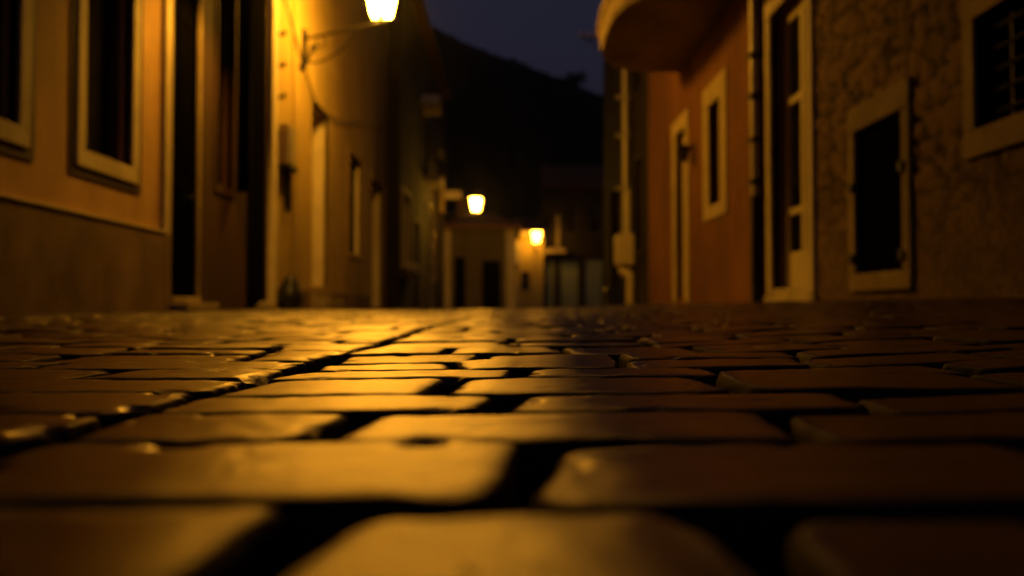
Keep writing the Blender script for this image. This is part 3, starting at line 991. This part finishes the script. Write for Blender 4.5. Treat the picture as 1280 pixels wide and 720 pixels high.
# ---- houses closing the street
WF1 = Wall('F', 36.0)
r = thing('house', 'low grey house with two dark doorways facing down the street under the middle lamp', 'house', (-1.45, 36, -0.4), 'houses at the end of the street')
ops = [(-2.45, -1.95, -0.6, 2.35), (-1.2, -0.36, -0.6, 2.2)]
wall_part(r, WF1, -3.15, 0.30, -1.4, 3.75, ops, M['greywall'], back=5.0)
for o in ops: door_part(r, WF1, o[0], o[1], o[2], o[3], M['shutter'], M['greywall'], t=0.14, depth=0.15, panels=True)
MB().box(-3.15, -2.62, -1.4, 3.6, -0.06, 0.03, WF1).build('pilaster', M['trim'], r)
MB().box(-0.12, 0.30, -1.4, 3.6, -0.06, 0.03, WF1).build('pilaster', M['trim'], r)
hv_ = [(-3.4, 35.6, 3.75), (0.55, 35.6, 3.75), (0.55, 41.2, 3.75), (-3.4, 41.2, 3.75), (-2.0, 38.4, 4.6), (-0.8, 38.4, 4.6), (-3.4, 35.6, 3.6), (0.55, 35.6, 3.6), (0.55, 41.2, 3.6), (-3.4, 41.2, 3.6)]
MB().box(-2.5, -2.05, 38.2, 38.7, 4.2, 5.2).box(-2.56, -1.99, 38.14, 38.76, 5.2, 5.28).build('chimney', M['tile'], mesh_object('roof', hv_, [(0, 1, 5, 4), (1, 2, 5), (2, 3, 4, 5), (3, 0, 4), (0, 6, 7, 1), (1, 7, 8, 2), (2, 8, 9, 3), (3, 9, 6, 0), (6, 9, 8, 7)], M['tile'], r))

WF2 = Wall('F', 47.5)
r = thing('house', 'small lamplit plaster house farthest down the street, right of the low grey one', 'house', (1.2, 47.5, -0.5), 'houses at the end of the street')
ops = [(0.72, 1.25, 1.1, 2.2)]
wall_part(r, WF2, 0.28, 2.05, -1.6, 4.7, ops, M['yellow'], back=6.0)
window_part(r, WF2, 0.72, 1.25, 1.1, 2.2, M['yellow'], t=0.12, depth=0.15)
MB().box(0.35, 0.68, 2.6, 3.9, -0.5, 0.0, WF2).build('bay', M['trim'], r, bevel=0.02)
MB().box(0.28, 2.05, 4.45, 4.68, -0.22, 0.0, WF2).build('cornice', M['paletrim'], r, bevel=0.02)
roof_part(r, WF2, 0.28, 2.05, 4.7, 6.0, over=0.25, rise=1.0)

WF3 = Wall('F', 48.5)
r = thing('house', 'dark house with grey green garage doors at the end, right of the farthest lamp', 'house', (4, 48.5, -0.5), 'houses at the end of the street')
ops = [(2.25, 2.75, -0.6, 3.0), (3.15, 4.22, -0.6, 3.0), (4.62, 5.7, -0.6, 3.0), (3.4, 4.1, 4.6, 6.2), (4.9, 5.6, 4.6, 6.2)]
wall_part(r, WF3, 2.06, 10.5, -1.6, 7.4, ops, M['blackwall'], back=6.0)
for o in ops[:3]:
    g = MB().box(o[0] + 0.01, o[1] - 0.01, o[2], o[3] - 0.01, 0.12, 0.16, WF3)
    nn = max(2, int((o[1] - o[0]) / 0.18))
    for k in range(nn):
        a = o[0] + 0.02 + (o[1] - o[0] - 0.04) * k / nn
        g.box(a + 0.006, a + (o[1] - o[0] - 0.04) / nn - 0.006, o[2] + 0.05, 0.70, 0.09, 0.121, WF3)
        g.box(a + 0.006, a + (o[1] - o[0] - 0.04) / nn - 0.006, 0.95, o[3] - 0.06, 0.09, 0.121, WF3)
    g.box(o[0] + 0.02, o[1] - 0.02, 0.72, 0.93, 0.07, 0.121, WF3)
    g.build('garage_door', M['greenwood'], r)
for o in ops[3:]: window_part(r, WF3, *o[:4], M['darkwall'], t=0.12, depth=0.15)
pc = MB()
pc.quad([(2.06, 3.75, 0), (3.3, 3.75, 0), (3.45, 3.45, -0.9), (2.0, 3.45, -0.9)], WF3)
pc.quad([(2.06, 3.65, 0), (3.3, 3.65, 0), (3.45, 3.35, -0.9), (2.0, 3.35, -0.9)], WF3)
pc.quad([(2.0, 3.35, -0.9), (3.45, 3.35, -0.9), (3.45, 3.45, -0.9), (2.0, 3.45, -0.9)], WF3)
pc.quad([(2.06, 3.65, 0), (2.0, 3.35, -0.9), (2.0, 3.45, -0.9), (2.06, 3.75, 0)], WF3)
pc.quad([(3.3, 3.65, 0), (3.45, 3.35, -0.9), (3.45, 3.45, -0.9), (3.3, 3.75, 0)], WF3)
pc.build('porch_roof', M['dulltrim'], r)
MB().box(2.86, 3.08, 3.8, 5.7, -0.12, 0.03, WF3).build('pilaster', M['dulltrim'], r)
roof_part(r, WF3, 2.06, 10.5, 7.4, 6.0)


# ------------------------------------------------------------------ street lamps
def make_lamp(label, foot, tip, strength, size=1.0, scroll=True):
    """wall lantern: plate and arm fixed at foot (on the wall), lantern standing on the arm's end at tip"""
    foot, tip = Vector(foot), Vector(tip)
    root = thing('street_lamp', label, 'street lamp', foot, 'lanterns on wall brackets')
    d = (tip - foot); d.z = 0; d.normalize()
    s = d.cross(Vector((0, 0, 1)))
    def P(a, b, z): return foot + d * a + s * b + Vector((0, 0, z))
    pl = MB()
    q = [P(a, b, z) for a in (0.0, 0.035) for b in (-0.06, 0.06) for z in (-0.42, 0.16)]
    pl.add(q, [(0, 1, 3, 2), (4, 6, 7, 5), (0, 4, 5, 1), (2, 3, 7, 6), (0, 2, 6, 4), (1, 5, 7, 3)])
    pl.build('wall_plate', M['iron'], root, bevel=0.006)
    L = (tip - foot).length
    arm = MB().tube([P(0.02, 0, 0), P(L + 0.10, 0, 0)], 0.022)
    sc = [P(0.03, 0, -0.36), P(L * 0.22, 0, -0.40), P(L * 0.48, 0, -0.30), P(L * 0.66, 0, -0.12), P(L * 0.70, 0, -0.02)]
    arm.tube(curve_pts(sc, 6), 0.014)
    arm.tube(curve_pts([P(L * 0.25, 0, -0.02), P(L * 0.31, 0, -0.12), P(L * 0.24, 0, -0.18), P(L * 0.18, 0, -0.12), P(L * 0.21, 0, -0.07)], 6), 0.010)
    o = arm.build('bracket', M['iron'], root)
    smooth_by_angle(o)
    c = tip + Vector((0, 0, 0.0))
    k = size
    R4 = math.pi / 4
    base = MB().lathe(c, [(0.03 * k, 0.0), (0.05 * k, 0.03 * k), (0.035 * k, 0.06 * k), (0.05 * k, 0.085 * k), (0.06 * k, 0.105 * k)], 16)
    o = base.build('lantern_base', M['iron'], root)
    smooth_by_angle(o)
    gm = lamp_glass('lamp_glass_%d' % len(bpy.data.materials), strength)
    g = MB().lathe(c, [(0.185 * k, 0.108 * k), (0.29 * k, 0.53 * k)], 4, R4)
    g.build('lantern_glass', gm, root)
    cap = MB().lathe(c, [(0.41 * k, 0.532 * k), (0.405 * k, 0.56 * k), (0.31 * k, 0.61 * k), (0.20 * k, 0.70 * k), (0.085 * k, 0.76 * k), (0.09 * k, 0.80 * k)], 4, R4)
    cap.build('lantern_cap', M['iron'], root)
    for q in range(4):
        fr = MB()
        an = R4 + q * math.pi / 2
        fr.tube([c + Vector((0.192 * k * math.cos(an), 0.192 * k * math.sin(an), 0.106 * k)), c + Vector((0.30 * k * math.cos(an), 0.30 * k * math.sin(an), 0.535 * k))], 0.011 * k, 6)
        fr.build('frame_bar', M['iron'], root)
    fi = MB().lathe(c, [(0.02 * k, 0.80 * k), (0.04 * k, 0.84 * k), (0.015 * k, 0.88 * k), (0.008 * k, 0.95 * k)], 10)
    fi.build('finial', M['iron'], root)
    return root


LAMP = 235.0
make_lamp('big bright lantern on a scrolled bracket high on the yellow house', (XL, 12.35, 4.23), (-1.87, 11.6, 4.23), LAMP, 1.02)
make_lamp('small bright lantern at the corner of the tall dark house on the left', (-2.85, 30.0, 3.62), (-1.23, 30.0, 3.62), LAMP * 0.6, 1.0)
make_lamp('most distant bright lantern, on the farthest house past the grey one', (1.60, 47.5, 3.75), (1.60, 46.4, 3.75), LAMP * 0.22, 1.35)
# hooded lamp over the ochre house's door: only its light shows in the photograph, on the wall below it
t = thing('wall_lamp', 'hooded lamp on a curved arm over the front door of the ochre house', 'wall lamp', (XL, 7.8, 3.7))
MB().box(7.72, 7.88, 3.75, 4.05, -0.03, 0.0, WL).build('wall_plate', M['iron'], t, bevel=0.005)
o = MB().tube(curve_pts([WL.p(7.8, 3.9, -0.01), WL.p(7.8, 4.12, -0.35), WL.p(7.8, 4.16, -0.7), WL.p(7.8, 4.05, -0.92), WL.p(7.8, 3.92, -0.92)]), 0.018).build('arm', M['iron'], t)
smooth_by_angle(o)
lc = WL.p(7.8, 3.7, -0.92)
hm = MB()
pr = [(0.255, -0.168), (0.25, -0.11), (0.17, 0.06), (0.08, 0.16), (0.04, 0.22)]
for (r_, z_) in pr:
    hm.v += [(lc[0] + r_ * math.cos(2 * math.pi * k / 28), lc[1] + r_ * math.sin(2 * math.pi * k / 28), lc[2] + z_) for k in range(28)]
for a in range(len(pr) - 1):
    for k in range(28):
        hm.f.append((a * 28 + k, a * 28 + (k + 1) % 28, (a + 1) * 28 + (k + 1) % 28, (a + 1) * 28 + k))
hm.f.append(tuple((len(pr) - 1) * 28 + k for k in range(28)))
hood = mesh_object('lamp_shade', hm.v, hm.f, M['iron'], t, smooth=True, recalc=False)
MB().lathe(lc, [(0.01, -0.055), (0.05, -0.035), (0.068, 0.01), (0.06, 0.05), (0.03, 0.09), (0.025, 0.13)], 14).build('bulb', lamp_glass('bulb_glass', 1700.0), t, smooth=True)

# ------------------------------------------------------------------ small things on and by the walls
t = thing('meter_box', 'small grey meter box with a pipe below it on the yellow wall', 'meter box', (XL, 11.3, 2.3))
MB().box(11.08, 11.46, 2.06, 2.62, -0.14, 0.0, WL).build('box_body', M['zinc'], t, bevel=0.015)
MB().box(11.06, 11.48, 1.98, 2.055, -0.17, 0.0, WL).build('box_hood', M['iron'], t, bevel=0.01)
o = MB().tube([WL.p(11.36, 1.98, -0.06), WL.p(11.36, 1.42, -0.06)], 0.045).build('pipe', M['iron'], t)
smooth_by_angle(o)

cb = MB().tube(curve_pts([WL.p(10.72, 5.0, -0.07), WL.p(10.98, 4.55, -0.05), WL.p(11.5, 4.15, -0.06), WL.p(12.15, 3.75, -0.06), WL.p(12.35, 3.85, -0.06), WL.p(12.8, 4.25, -0.06), WL.p(13.1, 4.35, -0.045)], 8), 0.016, 8)
cb.tube(curve_pts([WL.p(12.2, 3.78, -0.06), WL.p(13.0, 3.42, -0.05), WL.p(14.6, 3.5, -0.05), WL.p(16.5, 3.9, -0.05), WL.p(20.0, 4.6, -0.05)], 8), 0.014, 8)
for (u, v) in ((10.98, 4.55), (12.15, 3.75), (12.8, 4.25)):
    cb.lathe(WL.p(u, v - 0.04, -0.05), [(0.02, -0.03), (0.045, 0.0), (0.045, 0.06), (0.02, 0.09)], 8)
tag(cb.build('wall_cable', M['cable'], None), 'black cable looping down the yellow wall to the lamp bracket', 'cable')

gs = MB().lathe((-3.03, 10.0, -0.05), [(0.10, 0.0), (0.13, 0.06), (0.12, 0.13), (0.07, 0.18), (0.02, 0.195)], 14)
o = gs.build('guard_stone', M['concrete'], None)
smooth_by_angle(o)
tag(o, 'small rounded pale guard stone at the foot of the black gateway', 'guard stone')

bv, bf = [], []
NB, MBR = 24, 12
for j in range(MBR + 1):
    th = math.pi * j / MBR
    for i in range(NB):
        ph = 2 * math.pi * i / NB
        rr = 1 + 0.16 * mnoise.noise((3 * math.cos(ph) * math.sin(th), 3 * math.sin(ph) * math.sin(th), 3 * math.cos(th)))
        rr += 0.05 * mnoise.noise((9 * math.cos(ph) * math.sin(th), 9 * math.sin(ph) * math.sin(th), 5 * math.cos(th)))
        neck = 0.10 * max(0, math.cos(th)) ** 8
        bv.append((-3.0 + 0.17 * rr * math.sin(th) * math.cos(ph), 10.98 + 0.20 * rr * math.sin(th) * math.sin(ph), 0.20 + 0.22 * rr * max(-0.85, math.cos(th)) + neck))
for j in range(MBR):
    for i in range(NB):
        i2 = (i + 1) % NB
        bf.append((j * NB + i, j * NB + i2, (j + 1) * NB + i2, (j + 1) * NB + i))
tag(mesh_object('rubbish_bag', bv, bf, M['blackplastic'], smooth=True), 'black tied rubbish bag at the near corner of the yellow house', 'rubbish bag')

t = thing('planter', 'long window box with pale flowers on the dark house front', 'planter', (-2.7, 22.2, 1.0))
MB().box(21.5, 22.9, 0.86, 1.06, -0.30, -0.04, WL3).build('trough', M['darkwood'], t, bevel=0.01)
fl = MB()
for k in range(170):
    p = Vector(WL3.p(random.uniform(21.5, 22.9), random.uniform(1.05, 1.26), random.uniform(-0.34, -0.02)))
    a = Vector((random.gauss(0, 1), random.gauss(0, 1), random.gauss(0, 1))).normalized() * 0.045
    b_ = a.orthogonal().normalized() * 0.032
    fl.quad([p - a, p + b_, p + a, p - b_])
tag(fl.build('flowers', M['paletrim'], t), kind='stuff')

t = thing('projecting_sign', 'small blank orange lit sign board projecting from the dark house corner', 'sign', (-2.7, 33.4, 4.6))
MB().box(-2.66, -1.98, 33.36, 33.42, 4.62, 4.96).build('board', M['trim'], t, bevel=0.008)
MB().tube([(-2.72, 33.39, 4.99), (-1.95, 33.39, 4.99)], 0.018).build('bracket', M['iron'], t)

t = thing('wall_lantern', 'small unlit black lantern between the door and window of the red house', 'wall lamp', (XR, 11.15, 2.2))
MB().box(11.08, 11.22, 2.06, 2.36, -0.02, 0.0, WR).build('wall_plate', M['iron'], t, bevel=0.004)
MB().tube([WR.p(11.15, 2.30, -0.01), WR.p(11.15, 2.33, -0.12)], 0.012).build('bracket', M['iron'], t)
c = WR.p(11.15, 2.10, -0.15)
MB().lathe(c, [(0.06, 0.0), (0.085, 0.17)], 4, math.pi / 4).build('lantern_glass', M['glass'], t)
MB().lathe(c, [(0.11, 0.172), (0.105, 0.19), (0.03, 0.25)], 4, math.pi / 4).build('lantern_cap', M['iron'], t)

t = thing('meter_cabinet', 'pale electricity cabinet at the foot of the pale drainpipe', 'electric cabinet', (XR, 16.9, 1.2))
MB().box(16.55, 17.15, 0.95, 1.60, -0.34, 0.0, WR).build('cabinet_body', M['plastic'], t, bevel=0.02)
MB().box(16.62, 17.08, 1.02, 1.54, -0.352, -0.341, WR).build('cabinet_door', M['plastic'], t, bevel=0.004)
o = MB().tube(curve_pts([WR.p(16.75, 0.95, -0.2), WR.p(16.75, 0.85, -0.22), WR.p(16.7, 0.78, -0.16), WR.p(16.6, 0.7, -0.08), WR.p(16.6, 0.0, -0.08)]), 0.09).build('pipe', M['plastic'], t)
smooth_by_angle(o)

t = thing('rubbish_bin', 'dark low rubbish bin standing below the electricity cabinet', 'bin', (2.25, 17.6, 0.0))
MB().lathe((2.3, 17.6, -0.10), [(0.20, 0.0), (0.25, 0.50), (0.26, 0.52)], 4, math.pi / 4).build('body', M['blackplastic'], t, bevel=0.015)
MB().lathe((2.3, 17.6, 0.42), [(0.275, 0.0), (0.275, 0.04), (0.22, 0.09), (0.05, 0.11)], 4, math.pi / 4).build('lid', M['blackplastic'], t, bevel=0.01)

t = thing('cable_bracket', 'iron cable bracket jutting into the sky from the tall dark house on the right', 'cable bracket', (2.55, 21.75, 7.4))
MB().tube([(2.6, 21.7, 7.40), (1.92, 21.7, 7.46)], 0.025).tube([(2.6, 21.7, 7.05), (2.1, 21.7, 7.42)], 0.018).build('arm', M['iron'], t)
for x in (1.95, 2.15, 2.35):
    MB().lathe((x, 21.7, 7.46), [(0.02, 0.0), (0.04, 0.03), (0.03, 0.07), (0.045, 0.1), (0.02, 0.14)], 8).build('insulator', M['plastic'], t)

# a lone tree on the ridge, then trees scattered on the slope below it
def make_tree(name, label, loc, h, group):
    t = thing(name, label, 'tree', loc, group)
    x, y, z = loc
    tr = MB().tube([(x, y, z - 1), (x + 0.1, y, z + h * 0.25), (x - 0.1, y + 0.1, z + h * 0.6)], [h * 0.04, h * 0.03, h * 0.015], 8)
    for k in range(5):
        a = k * 1.3
        tr.tube([(x, y, z + h * (0.25 + 0.06 * k)), (x + math.cos(a) * h * 0.25, y + math.sin(a) * h * 0.25, z + h * (0.5 + 0.06 * k))], [h * 0.014, h * 0.005], 6)
    tr.build('trunk', M['bark'], t)
    cr = MB()
    lobes = [(Vector((x + random.gauss(0, h * 0.16), y + random.gauss(0, h * 0.16), z + h * random.uniform(0.4, 0.9))), h * random.uniform(0.12, 0.24)) for _ in range(11)]
    for k in range(1500):
        c_, rr = random.choice(lobes)
        d_ = Vector((random.gauss(0, 1), random.gauss(0, 1), random.gauss(0, 1))).normalized()
        p = c_ + d_ * rr * random.uniform(0.3, 1.0) ** 0.5
        a = Vector((random.gauss(0, 1), random.gauss(0, 1), random.gauss(0, 1))).normalized() * h * 0.035
        b_ = a.orthogonal().normalized() * h * 0.02
        cr.quad([p - a, p + b_, p + a, p - b_])
    mesh_object('crown', cr.v, cr.f, M['leaf'], t, recalc=False)
    return t


gz = lambda x, y: float(hill_z(x, min(y, 240)) + road_z(x, 60))
make_tree('tree', 'round topped tree alone on the ridge near the right hand houses', (21.0, 239, gz(21.0, 239) - 0.5), 8.0, 'trees on the ridge')

# ------------------------------------------------------------------ thin haze volume, added to imitate lens bloom round the lamps
hz = MB().box(-262, 262, -62, 905, -4, 112)
hm_ = bpy.data.materials.new('bloom_haze')
hm_.use_nodes = True
hn = hm_.node_tree
hn.nodes.clear()
ho = hn.nodes.new('ShaderNodeOutputMaterial')
hp = hn.nodes.new('ShaderNodeVolumePrincipled')
hp.inputs['Color'].default_value = (0.9, 0.88, 0.85, 1)
hp.inputs['Density'].default_value = 0.00018
hp.inputs['Anisotropy'].default_value = 0.93
hn.links.new(hp.outputs[0], ho.inputs['Volume'])
tag(hz.build('haze', hm_), 'thin added haze imitating lens bloom round the lanterns', kind='stuff')

# ------------------------------------------------------------------ sky, camera
w = bpy.data.worlds.new('World')
SC.world = w
w.use_nodes = True
nt = w.node_tree
nt.nodes.clear()
sky = nt.nodes.new('ShaderNodeTexSky')
sky.sky_type = 'NISHITA'
sky.sun_disc = False
sky.sun_elevation = math.radians(-3.0)
sky.sun_rotation = math.radians(150)
sky.air_density = 1.0
sky.dust_density = 0.6
sky.ozone_density = 3.0
bg = nt.nodes.new('ShaderNodeBackground')
bg.inputs['Strength'].default_value = 0.44
ow = nt.nodes.new('ShaderNodeOutputWorld')
hs = nt.nodes.new('ShaderNodeHueSaturation')
hs.inputs['Saturation'].default_value = 0.72
nt.links.new(sky.outputs[0], hs.inputs['Color'])
nt.links.new(hs.outputs[0], bg.inputs[0])
nt.links.new(bg.outputs[0], ow.inputs[0])

cam = bpy.data.cameras.new('camera')
co = bpy.data.objects.new('camera', cam)
C.objects.link(co)
co.location = (0, 0, H)
co.rotation_euler = (math.radians(90) + math.atan(25 / FP), 0, -math.atan(4 / FP))
cam.sensor_width = 36
cam.lens = 36 * FP / 1280
cam.clip_start = 0.01
cam.clip_end = 3000
cam.dof.use_dof = True
cam.dof.focus_distance = 0.72
cam.dof.aperture_fstop = 4.0
cam.dof.aperture_blades = 0
SC.camera = co

SC.render.engine = 'CYCLES'
SC.cycles.use_denoising = True
SC.cycles.max_bounces = 6
SC.cycles.diffuse_bounces = 4
SC.cycles.sample_clamp_indirect = 4.0
SC.cycles.caustics_reflective = False
SC.cycles.caustics_refractive = False
SC.view_settings.view_transform = 'Standard'
SC.view_settings.look = 'None'
SC.view_settings.exposure = 0.0
SC.view_settings.gamma = 1.0
